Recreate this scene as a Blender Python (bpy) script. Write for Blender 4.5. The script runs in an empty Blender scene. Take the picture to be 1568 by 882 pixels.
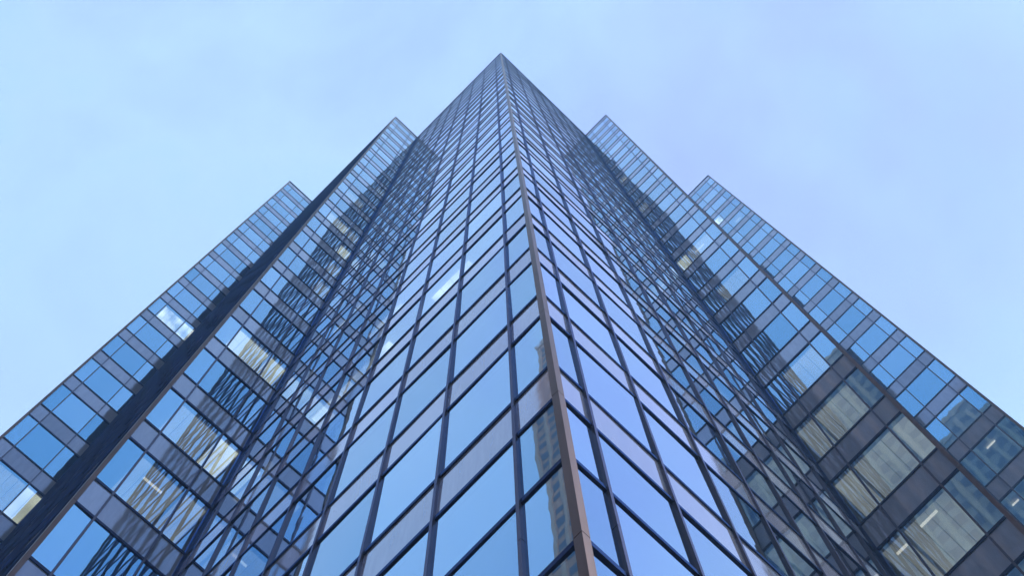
import bpy, bmesh, math, random
from mathutils import Matrix, Vector
random.seed(11)
R = math.radians
scene = bpy.context.scene
COL = scene.collection

# ---------------------------------------------------------------- camera
EYE = 1.6
PPX, PPY, FPX, IW, IH = 813.84, 72.26, 1100.0, 1568.0, 882.0
BX = (0.71080123, 0.69847256, 0.08305234)      # world X, Y, Z seen in camera axes (right, down, forward)
BY = (-0.7012852, 0.71284781, 0.00686012)
BZ = (-0.05441207, -0.06311956, 0.99652157)
cd = bpy.data.cameras.new('camera')
cam = bpy.data.objects.new('camera', cd); COL.objects.link(cam)
m = Matrix(((BX[0], -BX[1], -BX[2]), (BY[0], -BY[1], -BY[2]), (BZ[0], -BZ[1], -BZ[2])))
cam.matrix_world = Matrix.Translation((0, 0, EYE)) @ m.to_4x4()
cd.sensor_fit = 'HORIZONTAL'; cd.sensor_width = 36.0
cd.lens = FPX / IW * 36.0
cd.shift_x = -(PPX - IW / 2) / IW
cd.shift_y = (PPY - IH / 2) / IW
cd.clip_start = 0.05; cd.clip_end = 6000
scene.camera = cam

# ---------------------------------------------------------------- world, sun, exposure
BANK = (0.415, -0.160, 0.896)            # direction of the bank's middle
SUN_EL, SUN_AZ = 38.0, 305.0          # azimuth: direction the light comes FROM, counter-clockwise from +X
w = bpy.data.worlds.new('World'); scene.world = w; w.use_nodes = True
nt = w.node_tree; N = nt.nodes; L_ = nt.links
for n in list(N): N.remove(n)
out = N.new('ShaderNodeOutputWorld'); bg = N.new('ShaderNodeBackground')
sky = N.new('ShaderNodeTexSky'); sky.sky_type = 'NISHITA'; sky.sun_disc = False
sky.sun_elevation = R(SUN_EL); sky.sun_rotation = R(90 - SUN_AZ)
sky.air_density = 1.0; sky.dust_density = 1.5; sky.ozone_density = 2.0
tc = N.new('ShaderNodeTexCoord')
# a thin, bright veil of high cloud over the blue, with a few soft lavender banks
mp = N.new('ShaderNodeMapping'); mp.inputs['Location'].default_value = (3.1, 1.4, 0.0)
mp.inputs['Scale'].default_value = (1.0, 1.0, 0.7)
nz = N.new('ShaderNodeTexNoise'); nz.inputs['Scale'].default_value = 2.4
nz.inputs['Detail'].default_value = 6.0; nz.inputs['Roughness'].default_value = 0.55
nz.inputs['Distortion'].default_value = 0.4
cr = N.new('ShaderNodeValToRGB')
cr.color_ramp.elements[0].position = 0.34; cr.color_ramp.elements[0].color = (4.5, 7.2, 10.7, 1)
cr.color_ramp.elements[1].position = 0.70; cr.color_ramp.elements[1].color = (4.4, 6.1, 10.6, 1)
e_ = cr.color_ramp.elements.new(0.52); e_.color = (5.3, 7.5, 10.7, 1)
mx = N.new('ShaderNodeMix'); mx.data_type = 'RGBA'; mx.inputs['Factor'].default_value = 0.88
L_.new(tc.outputs['Generated'], mp.inputs['Vector']); L_.new(mp.outputs['Vector'], nz.inputs['Vector'])
L_.new(nz.outputs['Fac'], cr.inputs['Fac'])
# one broad lavender bank of cloud off to the right of the tower
dt = N.new('ShaderNodeVectorMath'); dt.operation = 'DOT_PRODUCT'; dt.inputs[1].default_value = BANK
bk = N.new('ShaderNodeMapRange'); bk.interpolation_type = 'SMOOTHSTEP'
bk.inputs['From Min'].default_value = 0.915; bk.inputs['From Max'].default_value = 1.0
md = N.new('ShaderNodeMath'); md.operation = 'MULTIPLY'
nz2 = N.new('ShaderNodeTexNoise'); nz2.inputs['Scale'].default_value = 4.0; nz2.inputs['Detail'].default_value = 6.0
lv = N.new('ShaderNodeMix'); lv.data_type = 'RGBA'; lv.inputs['B'].default_value = (4.0, 4.9, 10.3, 1)
L_.new(tc.outputs['Generated'], dt.inputs[0]); L_.new(dt.outputs['Value'], bk.inputs['Value'])
L_.new(tc.outputs['Generated'], nz2.inputs['Vector'])
nr = N.new('ShaderNodeMapRange'); nr.inputs['From Min'].default_value = 0.3; nr.inputs['From Max'].default_value = 0.6
nr.inputs['To Min'].default_value = 0.45; nr.inputs['To Max'].default_value = 1.0
L_.new(nz2.outputs['Fac'], nr.inputs['Value'])
L_.new(bk.outputs['Result'], md.inputs[0]); L_.new(nr.outputs['Result'], md.inputs[1])
L_.new(md.outputs['Value'], lv.inputs['Factor']); L_.new(cr.outputs['Color'], lv.inputs['A'])
L_.new(sky.outputs['Color'], mx.inputs['A']); L_.new(lv.outputs['Result'], mx.inputs['B'])
L_.new(mx.outputs['Result'], bg.inputs['Color']); bg.inputs['Strength'].default_value = 0.137
L_.new(bg.outputs['Background'], out.inputs['Surface'])

sd = bpy.data.lights.new('sun', 'SUN'); sd.energy = 1.5; sd.angle = R(10); sd.color = (1.0, 0.93, 0.84)
sun = bpy.data.objects.new('sun', sd); COL.objects.link(sun)
az, el = R(SUN_AZ), R(SUN_EL)
sun.rotation_euler = Vector((-math.cos(az) * math.cos(el), -math.sin(az) * math.cos(el), -math.sin(el))).to_track_quat('-Z', 'Y').to_euler()
sun.location = (-40, -60, 60)

vs = scene.view_settings
vs.view_transform = 'Standard'; vs.look = 'None'; vs.gamma = 1.0; vs.exposure = 0.0; vs.use_curve_mapping = False
cy = scene.cycles
cy.max_bounces = 12; cy.glossy_bounces = 8; cy.transparent_max_bounces = 12; cy.diffuse_bounces = 3
cy.sample_clamp_indirect = 6.0

# ---------------------------------------------------------------- materials
def mat(name):
    M = bpy.data.materials.new(name); M.use_nodes = True
    t = M.node_tree
    for n in list(t.nodes): t.nodes.remove(n)
    o = t.nodes.new('ShaderNodeOutputMaterial')
    return M, t.nodes, t.links, o

def noise(Nn, Lk, scale, detail=3.0, rough=0.55, vec=None, stretch=None):
    c = Nn.new('ShaderNodeTexCoord'); n = Nn.new('ShaderNodeTexNoise')
    n.inputs['Scale'].default_value = scale; n.inputs['Detail'].default_value = detail
    n.inputs['Roughness'].default_value = rough
    if stretch:
        mpn = Nn.new('ShaderNodeMapping'); mpn.inputs['Scale'].default_value = stretch
        Lk.new(c.outputs['Object'], mpn.inputs['Vector']); Lk.new(mpn.outputs['Vector'], n.inputs['Vector'])
    else:
        Lk.new(c.outputs['Object'], n.inputs['Vector'])
    return n

def simple(name, col, rough=0.6, metal=0.0, var=0.25, scale=1.5, bump=0.0, stretch=None, ior=1.5):
    M, Nn, Lk, o = mat(name)
    p = Nn.new('ShaderNodeBsdfPrincipled')
    n = noise(Nn, Lk, scale, 5.0, 0.6, stretch=stretch)
    r = Nn.new('ShaderNodeValToRGB')
    r.color_ramp.elements[0].position = 0.3; r.color_ramp.elements[1].position = 0.72
    r.color_ramp.elements[0].color = tuple(c * (1 - var) for c in col) + (1,)
    r.color_ramp.elements[1].color = tuple(min(1, c * (1 + var)) for c in col) + (1,)
    Lk.new(n.outputs['Fac'], r.inputs['Fac']); Lk.new(r.outputs['Color'], p.inputs['Base Color'])
    p.inputs['Roughness'].default_value = rough; p.inputs['Metallic'].default_value = metal
    p.inputs['IOR'].default_value = ior
    if bump:
        b = Nn.new('ShaderNodeBump'); b.inputs['Distance'].default_value = bump; b.inputs['Strength'].default_value = 1.0
        Lk.new(n.outputs['Fac'], b.inputs['Height']); Lk.new(b.outputs['Normal'], p.inputs['Normal'])
    Lk.new(p.outputs['BSDF'], o.inputs['Surface'])
    return M

def coated(Nn, Lk, c0, c1, edge, power, rough, nscale, ndist):
    # mirror coating: weak coloured reflection head-on, near white at grazing angles
    at = Nn.new('ShaderNodeAttribute'); at.attribute_name = 'tone'
    r = Nn.new('ShaderNodeValToRGB')
    r.color_ramp.elements[0].color = c0 + (1,); r.color_ramp.elements[1].color = c1 + (1,)
    Lk.new(at.outputs['Fac'], r.inputs['Fac'])
    lw = Nn.new('ShaderNodeLayerWeight'); lw.inputs['Blend'].default_value = 0.5
    pw = Nn.new('ShaderNodeMath'); pw.operation = 'POWER'; pw.inputs[1].default_value = power
    Lk.new(lw.outputs['Facing'], pw.inputs[0])
    mx = Nn.new('ShaderNodeMix'); mx.data_type = 'RGBA'
    er = Nn.new('ShaderNodeValToRGB')
    er.color_ramp.elements[0].color = tuple(c * 0.84 for c in edge) + (1,); er.color_ramp.elements[1].color = edge + (1,)
    Lk.new(at.outputs['Fac'], er.inputs['Fac']); Lk.new(er.outputs['Color'], mx.inputs['B'])
    Lk.new(pw.outputs['Value'], mx.inputs['Factor']); Lk.new(r.outputs['Color'], mx.inputs['A'])
    gl = Nn.new('ShaderNodeBsdfGlossy'); gl.inputs['Roughness'].default_value = rough
    Lk.new(mx.outputs['Result'], gl.inputs['Color'])
    n = noise(Nn, Lk, nscale, 2.0, 0.5)
    b = Nn.new('ShaderNodeBump'); b.inputs['Distance'].default_value = ndist; b.inputs['Strength'].default_value = 1.0
    Lk.new(n.outputs['Fac'], b.inputs['Height']); Lk.new(b.outputs['Normal'], gl.inputs['Normal'])
    return gl, pw

def glass_material():
    # reflective blue solar glass: coated mirror outside, some view into the dim rooms
    M, Nn, Lk, o = mat('reflective_glass')
    gl, pw = coated(Nn, Lk, (0.08, 0.29, 0.52), (0.20, 0.41, 0.65), (0.95, 0.97, 0.98), 2.3, 0.012, 0.8, 0.0020)
    inv = Nn.new('ShaderNodeMath'); inv.operation = 'SUBTRACT'; inv.inputs[0].default_value = 1.0
    Lk.new(pw.outputs['Value'], inv.inputs[1])
    tint = Nn.new('ShaderNodeMix'); tint.data_type = 'RGBA'
    tint.inputs['A'].default_value = (0, 0, 0, 1); tint.inputs['B'].default_value = (0.34, 0.36, 0.34, 1)
    Lk.new(inv.outputs['Value'], tint.inputs['Factor'])
    tr = Nn.new('ShaderNodeBsdfTransparent'); Lk.new(tint.outputs['Result'], tr.inputs['Color'])
    add = Nn.new('ShaderNodeAddShader')
    Lk.new(gl.outputs['BSDF'], add.inputs[0]); Lk.new(tr.outputs['BSDF'], add.inputs[1])
    Lk.new(add.outputs['Shader'], o.inputs['Surface'])
    return M

def spandrel_material():
    # opaque panes with a faint lilac coating
    M, Nn, Lk, o = mat('spandrel_glass')
    gl, pw = coated(Nn, Lk, (0.04, 0.06, 0.12), (0.10, 0.12, 0.20), (0.93, 0.91, 0.98), 2.0, 0.05, 1.0, 0.0026)
    d = Nn.new('ShaderNodeBsdfDiffuse'); st = noise(Nn, Lk, 2.2, 5.0, 0.65, stretch=(1.0, 1.0, 0.22))
    sr = Nn.new('ShaderNodeValToRGB')
    sr.color_ramp.elements[0].position = 0.3; sr.color_ramp.elements[0].color = (0.125, 0.118, 0.125, 1)
    sr.color_ramp.elements[1].position = 0.7; sr.color_ramp.elements[1].color = (0.20, 0.182, 0.185, 1)
    Lk.new(st.outputs['Fac'], sr.inputs['Fac']); Lk.new(sr.outputs['Color'], d.inputs['Color'])
    add = Nn.new('ShaderNodeAddShader')
    Lk.new(gl.outputs['BSDF'], add.inputs[0]); Lk.new(d.outputs['BSDF'], add.inputs[1])
    Lk.new(add.outputs['Shader'], o.inputs['Surface'])
    return M

def lit_material(name, col, strength, scale, lo=0.35, hi=0.7):
    M, Nn, Lk, o = mat(name)
    n = noise(Nn, Lk, scale, 2.0, 0.5)
    r = Nn.new('ShaderNodeValToRGB')
    r.color_ramp.elements[0].position = lo; r.color_ramp.elements[1].position = hi
    r.color_ramp.elements[0].color = tuple(c * 0.25 for c in col) + (1,); r.color_ramp.elements[1].color = col + (1,)
    Lk.new(n.outputs['Fac'], r.inputs['Fac'])
    e = Nn.new('ShaderNodeEmission'); e.inputs['Strength'].default_value = strength
    Lk.new(r.outputs['Color'], e.inputs['Color']); Lk.new(e.outputs['Emission'], o.inputs['Surface'])
    return M

GLASS = glass_material()
SPAN = spandrel_material()
def anodised(name, c0, edge, power=1.8, rough=0.22):
    # dark anodised metal that takes the sky's blue when seen along its face
    M, Nn, Lk, o = mat(name)
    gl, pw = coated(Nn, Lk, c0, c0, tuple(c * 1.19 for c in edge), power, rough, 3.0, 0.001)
    n = noise(Nn, Lk, 2.5, 4.0, 0.6, stretch=(1, 1, 0.3))
    r = Nn.new('ShaderNodeValToRGB')
    r.color_ramp.elements[0].color = tuple(c * 0.5 for c in c0) + (1,); r.color_ramp.elements[1].color = tuple(c * 0.9 for c in c0) + (1,)
    Lk.new(n.outputs['Fac'], r.inputs['Fac'])
    d = Nn.new('ShaderNodeBsdfDiffuse'); Lk.new(r.outputs['Color'], d.inputs['Color'])
    add = Nn.new('ShaderNodeAddShader'); Lk.new(gl.outputs['BSDF'], add.inputs[0]); Lk.new(d.outputs['BSDF'], add.inputs[1])
    Lk.new(add.outputs['Shader'], o.inputs['Surface'])
    return M
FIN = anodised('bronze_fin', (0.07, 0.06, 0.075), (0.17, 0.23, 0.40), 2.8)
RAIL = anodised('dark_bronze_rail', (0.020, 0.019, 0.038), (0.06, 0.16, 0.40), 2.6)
COLUMN = simple('bronze_column', (0.135, 0.075, 0.066), 0.36, 0.5, 0.25, 2.2, stretch=(1, 1, 0.3))
CEIL = simple('pale_ceiling', (0.62, 0.58, 0.48), 0.9, 0, 0.10, 0.7)
CORE = simple('dark_core', (0.10, 0.095, 0.09), 0.9, 0, 0.3, 0.4)
ROOFM = simple('roof_gravel', (0.25, 0.24, 0.23), 0.95, 0, 0.2, 2.0)
STONE = simple('brown_stone', (0.55, 0.25, 0.10), 0.9, 0, 0.28, 0.6, bump=0.02)
STONE2 = simple('buff_stone', (0.60, 0.34, 0.17), 0.9, 0, 0.2, 0.8, bump=0.02)
STONE3 = simple('weathered_stone', (0.36, 0.24, 0.15), 0.9, 0, 0.28, 0.6, bump=0.02)
DARKGLASS = simple('dark_window_glass', (0.055, 0.04, 0.032), 0.5, 0, 0.3, 0.5)
LIGHTM = lit_material('ceiling_light', (1.0, 0.95, 0.84), 1.5, 0.2, 0.0, 0.2)
CREAM = lit_material('cream_lit_ceiling', (0.94, 0.97, 0.80), 1.7, 0.35, 0.1, 0.6)
DIMCREAM = lit_material('dim_lit_ceiling', (0.93, 0.95, 0.86), 0.6, 0.35, 0.1, 0.7)
WHITE = lit_material('white_ceiling_and_glare', (0.92, 0.98, 1.0), 3.0, 0.8, 0.38, 0.66)  # white emission for bright rooms and for imitated glare patches on the main faces
PAVE = simple('granite_paving', (0.30, 0.28, 0.26), 0.85, 0, 0.2, 1.2)
ASPH = simple('asphalt', (0.05, 0.05, 0.052), 0.9, 0, 0.25, 3.0)

# ---------------------------------------------------------------- mesh helpers
def link(name, bm, material, parent=None, loc=None):
    me = bpy.data.meshes.new(name); bm.to_mesh(me); bm.free()
    o = bpy.data.objects.new(name, me); COL.objects.link(o)
    me.materials.append(material)
    if parent: o.parent = parent
    if loc: o.location = loc
    return o

def box(bm, p0, p1, p_axes=None):
    (x0, y0, z0), (x1, y1, z1) = p0, p1
    x0, x1 = min(x0, x1), max(x0, x1); y0, y1 = min(y0, y1), max(y0, y1)
    v = [bm.verts.new(c) for c in ((x0,y0,z0),(x1,y0,z0),(x1,y1,z0),(x0,y1,z0),(x0,y0,z1),(x1,y0,z1),(x1,y1,z1),(x0,y1,z1))]
    for f in ((0,3,2,1),(4,5,6,7),(0,1,5,4),(1,2,6,5),(2,3,7,6),(3,0,4,7)):
        bm.faces.new([v[i] for i in f])

def thing(name, label, cat, loc=(0, 0, 0), group=None):
    o = bpy.data.objects.new(name, None); COL.objects.link(o); o.location = loc
    o['label'] = label; o['category'] = cat
    if group: o['group'] = group
    return o

def prism(bm, pts, z0, z1):
    a = [bm.verts.new((x, y, z0)) for x, y in pts]; b = [bm.verts.new((x, y, z1)) for x, y in pts]
    n = len(pts)
    bm.faces.new(list(reversed(a))); bm.faces.new(b)
    for i in range(n):
        bm.faces.new((a[i], a[(i + 1) % n], b[(i + 1) % n], b[i]))
    bmesh.ops.recalc_face_normals(bm, faces=bm.faces)
    bmesh.ops.triangulate(bm, faces=[f for f in bm.faces if len(f.verts) > 4])

# ---------------------------------------------------------------- ground
bm = bmesh.new(); s = 3000
bm.faces.new([bm.verts.new(c) for c in ((-s,-s,0),(s,-s,0),(s,s,0),(-s,s,0))])
g = link('ground', bm, PAVE); g['kind'] = 'structure'
bm = bmesh.new(); box(bm, (-34, -400, 0.004), (-20, 400, 0.008))
g = link('road', bm, ASPH); g['kind'] = 'structure'

# ---------------------------------------------------------------- the tower
CX, CY = 6.380, 4.645
FL = 3.8; Z_LOW, Z_HIGH = 13.763 + EYE, 15.034 + EYE      # first spandrel band
NF = 26; TOP = 109.944 + EYE
LA, WA = 18.29, 4.61      # left steps
LB, WB = 18.45, 4.51      # right steps
tower = thing('glass_tower', 'tall blue mirror glass skyscraper with stepped zigzag corners seen from its foot', 'skyscraper', (CX, CY, 0))

P = [(0, 0), (0, LA), (-WA, LA), (-WA, 2*LA), (-2*WA, 2*LA), (-2*WA, 3*LA)]
Q = [(0, 0), (LB, 0), (LB, -WB), (2*LB, -WB), (2*LB, -2*WB), (3*LB, -2*WB)]
MOD = 2.34
def bays(first, length):
    b = [0.0]; x = first
    while x < length - 0.3: b.append(x); x += MOD
    return b + [length]
X_, Y_ = (1, 0), (0, 1)
# name, origin, along, outward normal, bay breaks
FACES = [
    ('main_left', P[0], Y_, (-1, 0), bays(1.2, LA)),
    ('main_right', Q[0], X_, (0, -1), bays(0.98, LB)),
    ('wing_left', P[2], X_, (0, -1), [0, 1.0, 3.33, WA]),
    ('wing_right', Q[2], Y_, (-1, 0), [0, 1.0, 3.33, WB]),
    ('outer_left', P[4], X_, (0, -1), [0, 1.0, 3.33, WA]),
    ('outer_right', Q[4], Y_, (-1, 0), [0, 1.0, 3.33, WB]),
    ('return_left', P[2], Y_, (-1, 0), bays(1.05, LA)),
    ('return_right', Q[2], X_, (0, -1), bays(1.05, LB)),
    ('far_left', P[4], Y_, (-1, 0), bays(1.05, LA)),
    ('far_right', Q[4], X_, (0, -1), bays(1.05, LB)),
]
HIDDEN = {'far_left', 'far_right', 'return_right'}

def proj(x, y, z):
    d = (x + CX, y + CY, z - EYE)
    c = [BX[i] * d[0] + BY[i] * d[1] + BZ[i] * d[2] for i in range(3)]
    return (PPX + FPX * c[0] / c[2], PPY + FPX * c[1] / c[2]) if c[2] > 0.1 else None

def clip_area(poly):
    for ax, lim, sg in ((0, 0, 1), (0, IW, -1), (1, 0, 1), (1, IH, -1)):
        o = []
        for i in range(len(poly)):
            a, b = poly[i - 1], poly[i]
            ia, ib = sg * (a[ax] - lim) >= 0, sg * (b[ax] - lim) >= 0
            if ia != ib:
                t = (lim - a[ax]) / (b[ax] - a[ax]); o.append((a[0] + t * (b[0] - a[0]), a[1] + t * (b[1] - a[1])))
            if ib: o.append(b)
        poly = o
        if len(poly) < 3: return 0
    return abs(sum(poly[i-1][0] * poly[i][1] - poly[i][0] * poly[i-1][1] for i in range(len(poly)))) / 2

def at(face, u, z, off=0.0):
    _, o, a, n, _b = face
    return (o[0] + a[0] * u + n[0] * off, o[1] + a[1] * u + n[1] * off, z)

def seen(face, pts):
    if face[0] in HIDDEN or face[0] == 'return_left': return 0
    pp = [proj(*p) for p in pts]
    return 0 if None in pp else clip_area(pp)

def fbox(bm, face, u0, u1, z0, z1, o0, o1):
    box(bm, at(face, u0, z0, o0), at(face, u1, z1, o1))

# panes: (area, face, u0, u1, z0, z1, kind)
bands = []
z = Z_LOW
lob = []
while z - FL / 2 > 0.2: lob.append((z - FL / 2, z)); z -= FL / 2
lob.append((0.15, z))
for a, b in lob: bands.append((a, b, 'vision', -1))
for k in range(NF):
    zl, zh = Z_LOW + FL * k, Z_HIGH + FL * k
    if zl > TOP: break
    bands.append((zl, min(zh, TOP), 'spandrel', k))
    if zh < TOP: bands.append((zh, min(zl + FL, TOP), 'vision', k))
levels = sorted({round(b[0], 3) for b in bands} | {round(TOP, 3)})

panes = []
for fc in FACES:
    br = fc[4]
    for (z0, z1, kind, k) in bands:
        for i in range(len(br) - 1):
            u0, u1 = br[i], br[i + 1]
            pts = [at(fc, u0, z0), at(fc, u1, z0), at(fc, u1, z1), at(fc, u0, z1)]
            panes.append((seen(fc, pts), fc, u0, u1, z0, z1, kind, k, i))

def pane_into(bm, lay, p):
    _, fc, u0, u1, z0, z1, kind, k, i = p
    off = -0.02
    j = 0.010 if kind == 'vision' else 0.007
    sx, sz = random.uniform(-j, j), random.uniform(-j, j)
    cs = []
    for (u, z, a, b) in ((u0, z0, -1, -1), (u1, z0, 1, -1), (u1, z1, 1, 1), (u0, z1, -1, 1)):
        cs.append(bm.verts.new(at(fc, u, z, off + a * sx + b * sz)))
    # outward winding
    a, n = fc[2], fc[3]
    if a[0] * (-1) * n[1] + a[1] * n[0] < 0: cs.reverse()
    f = bm.faces.new(cs); f.normal_update()
    if f.normal.x * n[0] + f.normal.y * n[1] < 0: f.normal_flip()
    t = random.random()
    for lp in f.loops: lp[lay] = (t, t, t, 1)

def new_bm():
    bm = bmesh.new(); lay = bm.loops.layers.float_color.new('tone'); return bm, lay

pane_objects = {}
for kind, nm, mt_ in (('vision', 'window', GLASS), ('spandrel', 'spandrel_panel', SPAN)):
    lst = sorted((p for p in panes if p[6] == kind), key=lambda p: -p[0])
    for p in lst[:100]:
        bm, lay = new_bm(); pane_into(bm, lay, p)
        o = link(nm, bm, mt_, tower); pane_objects[(p[1][0], p[7], p[8], kind)] = o
    bm, lay = new_bm()
    for p in lst[100:]: pane_into(bm, lay, p)
    o = link(nm, bm, mt_, tower); o['kind'] = 'stuff'

# horizontal rails: one per face and level
rails = []
for fc in FACES:
    Lf = fc[4][-1]
    for z in levels:
        hh = 0.06
        rails.append((seen(fc, [at(fc, 0, z - hh), at(fc, Lf, z - hh), at(fc, Lf, z + hh), at(fc, 0, z + hh)]), fc, z))
rails.sort(key=lambda r: -r[0])
def rail_into(bm, r):
    _, fc, z = r
    Lf = fc[4][-1]
    fbox(bm, fc, 0.08, Lf - 0.012, z - 0.046, z + 0.046, -0.08, 0.018)
for r in rails[:100]:
    bm = bmesh.new(); rail_into(bm, r); link('transom', bm, RAIL, tower)
bm = bmesh.new()
for r in rails[100:]: rail_into(bm, r)
o = link('transom', bm, RAIL, tower); o['kind'] = 'stuff'

# vertical fins
for fc in FACES:
    for u in fc[4][1:-1]:
        bm = bmesh.new()
        zz = [0.0] + [Z_LOW + FL * k + 1.0 for k in range(-3, NF) if 0.5 < Z_LOW + FL * k + 1.0 < TOP - 0.5] + [TOP + 0.02]
        for a, b in zip(zz, zz[1:]): fbox(bm, fc, u - 0.042, u + 0.042, a + 0.006, b - 0.006, -0.10, 0.078 if fc[0] == 'return_left' else 0.056)
        fbox(bm, fc, u - 0.034, u + 0.034, 0.002, TOP, -0.09, 0.036)
        link('mullion', bm, RAIL if fc[0] == 'return_left' else FIN, tower)

# corner columns (convex), dark corner posts (re-entrant)
for c in (P[0], P[2], P[4], Q[2], Q[4]):
    bm = bmesh.new(); z = 0.0
    while z < TOP - 0.1:
        z1 = min(Z_LOW + FL * (math.floor((z - Z_LOW + 0.01) / FL) + 1), TOP + 0.03)
        box(bm, (c[0] - 0.055, c[1] - 0.055, z + 0.008), (c[0] + 0.125, c[1] + 0.125, z1 - 0.008)); z = z1
    box(bm, (c[0] - 0.043, c[1] - 0.043, 0.002), (c[0] + 0.11, c[1] + 0.11, TOP))
    link('corner_column', bm, COLUMN, tower)
for c in (P[1], P[3], Q[1], Q[3]):
    bm = bmesh.new(); box(bm, (c[0] - 0.10, c[1] - 0.10, 0.002), (c[0] + 0.05, c[1] + 0.05, TOP + 0.01))
    link('corner_post', bm, RAIL, tower)

def outline(d, far=52.0):
    pts = [(x + d, y + d) for x, y in reversed(P)] + [(x + d, y + d) for x, y in Q[1:]]
    pts += [(far, pts[-1][1]), (far, far), (pts[0][0], far)]
    out_ = []
    for p in pts:
        if not out_ or (abs(p[0] - out_[-1][0]) + abs(p[1] - out_[-1][1])) > 1e-6: out_.append(p)
    return out_

slabs = {}
for k in range(NF):
    zl, zh = Z_LOW + FL * k + 0.1, Z_HIGH + FL * k - 0.1
    if zh > TOP - 0.1: break
    bm = bmesh.new(); prism(bm, outline(0.22), zl, zh)
    slabs[k] = link('floor_slab', bm, CEIL, tower)
bm = bmesh.new(); prism(bm, outline(6.0, 51.0), 0.0, TOP - 0.9); link('core_wall', bm, CORE, tower)
bm = bmesh.new(); prism(bm, outline(0.17, 52.3), TOP - 0.62, TOP - 0.3); link('roof', bm, ROOFM, tower)
bm = bmesh.new()
for fc in FACES:
    fbox(bm, fc, -0.03, fc[4][-1], TOP + 0.055, TOP + 0.14, -0.3, 0.07)
link('coping', bm, RAIL, tower)
bm = bmesh.new()
box(bm, (P[5][0], 52.4, 0), (52.6, 52.7, TOP)); box(bm, (52.4, Q[5][1], 0), (52.7, 52.35, TOP))
link('rear_wall', bm, CORE, tower)

# lit rooms: luminous ceiling panels and light tubes hung under the slabs; some white panels imitate glare on the panes
def lit_room_or_glare(fname, k, i, panel=None, tubes=1, uf=0.0, ut=1.0):
    fc = next(f for f in FACES if f[0] == fname); br = fc[4]
    if k + 1 not in slabs: return
    z = Z_LOW + FL * (k + 1) + 0.1
    ua, ub = br[i] + 0.06, br[i + 1] - 0.06
    ua, ub = ua + (ub - ua) * uf, ua + (ub - ua) * ut
    if panel:
        bm = bmesh.new(); nu = max(1, round((ub - ua) / 0.6)); du = (ub - ua) / nu
        for q in range(nu):
            for dd in range(5):
                fbox(bm, fc, ua + du * q + 0.02, ua + du * (q + 1) - 0.02, z - 0.05 + random.uniform(-0.004, 0.004), z - 0.004, -0.36 - 0.6 * (dd + 1) + 0.04, -0.36 - 0.6 * dd)
        link('ceiling_or_glare_panel', bm, panel, slabs[k + 1])
    for t in range(tubes):
        d = 0.75 + 1.15 * t + random.uniform(-0.15, 0.15); c = (ua + ub) / 2 + random.uniform(-0.15, 0.15); h = min(0.5, (ub - ua) * 0.34) * random.uniform(0.7, 1.0)
        bm = bmesh.new(); fbox(bm, fc, c - h, c + h, z - 0.13, z - 0.07, -d - 0.035, -d + 0.035)
        link('ceiling_light', bm, LIGHTM, slabs[k + 1])

for a in (('wing_left', 6, 1), ('wing_left', 6, 2), ('wing_left', 4, 2), ('wing_left', 12, 1), ('wing_left', 11, 2),
          ('outer_left', 7, 2), ('wing_right', 10, 2), ('main_left', 6, 6), ('main_left', 8, 7), ('main_right', 10, 7), ('main_right', 8, 6)):
    lit_room_or_glare(*a, panel=CREAM, tubes=0)
for a in (('wing_left', 3, 2), ('wing_left', 12, 2), ('wing_left', 14, 1), ('wing_left', 9, 2), ('wing_right', 3, 1), ('wing_right', 4, 1), ('wing_right', 5, 1), ('wing_right', 3, 0),
          ('wing_right', 4, 2), ('main_right', 4, 7), ('main_right', 3, 6), ('main_right', 3, 5), ('main_left', 5, 7), ('main_left', 3, 7), ('wing_right', 14, 2), ('wing_right', 8, 1)):
    lit_room_or_glare(*a, panel=DIMCREAM, tubes=0)
for a in (('wing_left', 4, 1), ('outer_left', 7, 1), ('wing_right', 3, 2), ('wing_left', 10, 2), ('wing_left', 16, 2)):
    lit_room_or_glare(*a, panel=DIMCREAM, tubes=0)
for a in (('wing_left', 3, 1), ('wing_right', 10, 1), ('wing_right', 2, 1), ('wing_right', 2, 2), ('wing_right', 17, 2)):
    lit_room_or_glare(*a, panel=DIMCREAM, tubes=1)
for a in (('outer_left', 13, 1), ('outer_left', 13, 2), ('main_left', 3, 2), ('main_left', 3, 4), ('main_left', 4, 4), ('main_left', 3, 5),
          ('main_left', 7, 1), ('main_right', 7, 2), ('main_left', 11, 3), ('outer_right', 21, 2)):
    lit_room_or_glare(*a, panel=WHITE, tubes=0)  # on the main faces some of these glowing panels stand in for sky glare
for a in (('outer_right', 7, 1), ('wing_left', 22, 1), ('wing_right', 20, 1), ('outer_right', 20, 1), ('outer_right', 6, 2)):
    lit_room_or_glare(*a, panel=None, tubes=1)

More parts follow.
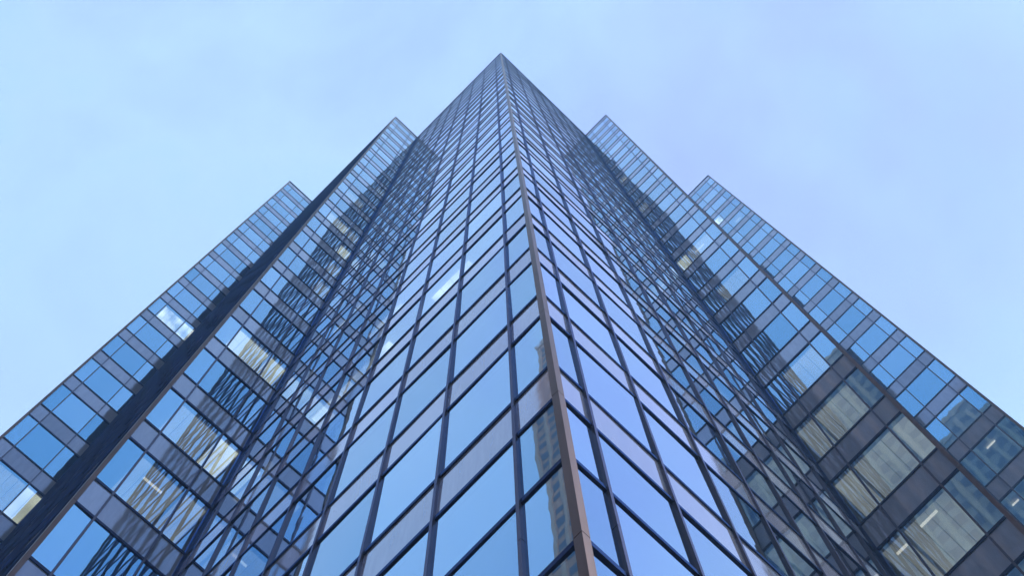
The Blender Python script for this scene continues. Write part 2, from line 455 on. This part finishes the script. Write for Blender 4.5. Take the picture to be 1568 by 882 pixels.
# ---------------------------------------------------------------- buildings across the street (seen only mirrored in the glass)
def stone_tower(name, label, x_front, y0, y1, h, depth, fl=3.8, bay=4.0, m1=STONE):
    t = thing(name, label, 'building', (x_front, (y0 + y1) / 2, 0))
    hw = (y1 - y0) / 2
    bm = bmesh.new(); box(bm, (-depth, -hw, 0), (0, hw, h)); link('wall', bm, m1, t)
    bm = bmesh.new(); box(bm, (-depth - 0.3, -hw - 0.3, h + 0.003), (0.3, hw + 0.3, h + 1.2)); link('cornice', bm, STONE2, t)
    n = int((2 * hw - 2) // bay); st = (2 * hw - n * bay) / 2
    wins = []
    z = h - 4.5
    while z > h * 0.35:
        for i in range(n): wins.append((-hw + st + bay * i, z))
        z -= fl
    wins.sort(key=lambda q: (-q[1], -q[0]))
    def win(bm, q): box(bm, (0.02, q[0] + bay * 0.2, q[1]), (0.06, q[0] + bay * 0.8, q[1] + fl * 0.5))
    for q in wins[:100]:
        bm = bmesh.new(); win(bm, q); link('window', bm, DARKGLASS, t)
    if len(wins) > 100:
        bm = bmesh.new()
        for q in wins[100:]: win(bm, q)
        o = link('window', bm, DARKGLASS, t); o['kind'] = 'stuff'
    bm = bmesh.new()
    for i in range(n + 1): box(bm, (0.003, -hw + st + bay * i - 0.5, 0), (0.5, -hw + st + bay * i + 0.5, h - 1.5))
    link('pilaster', bm, STONE2, t)
    return t
stone_tower('stone_tower', 'tall brown stone tower mirrored in the lowest panes beside the front corner', -80, 42, 76.0, 239.5, 30)
stone_tower('stone_block', 'lower brown stone block mirrored in the lower right stepped glass', -80, -60, 38, 180.5, 30, m1=STONE3)


# ---------------------------------------------------------------- air
HAZE = 0.0016
M, Nn, Lk, o = mat('haze')
pv = Nn.new('ShaderNodeVolumePrincipled'); pv.inputs['Density'].default_value = HAZE
pv.inputs['Color'].default_value = (0.52, 0.78, 1.0, 1); pv.inputs['Anisotropy'].default_value = 0.2
Lk.new(pv.outputs['Volume'], o.inputs['Volume'])
bm = bmesh.new(); box(bm, (-170, -170, -1), (170, 170, 243))
h = link('haze', bm, M); h['kind'] = 'stuff'
cy.volume_bounces = 2
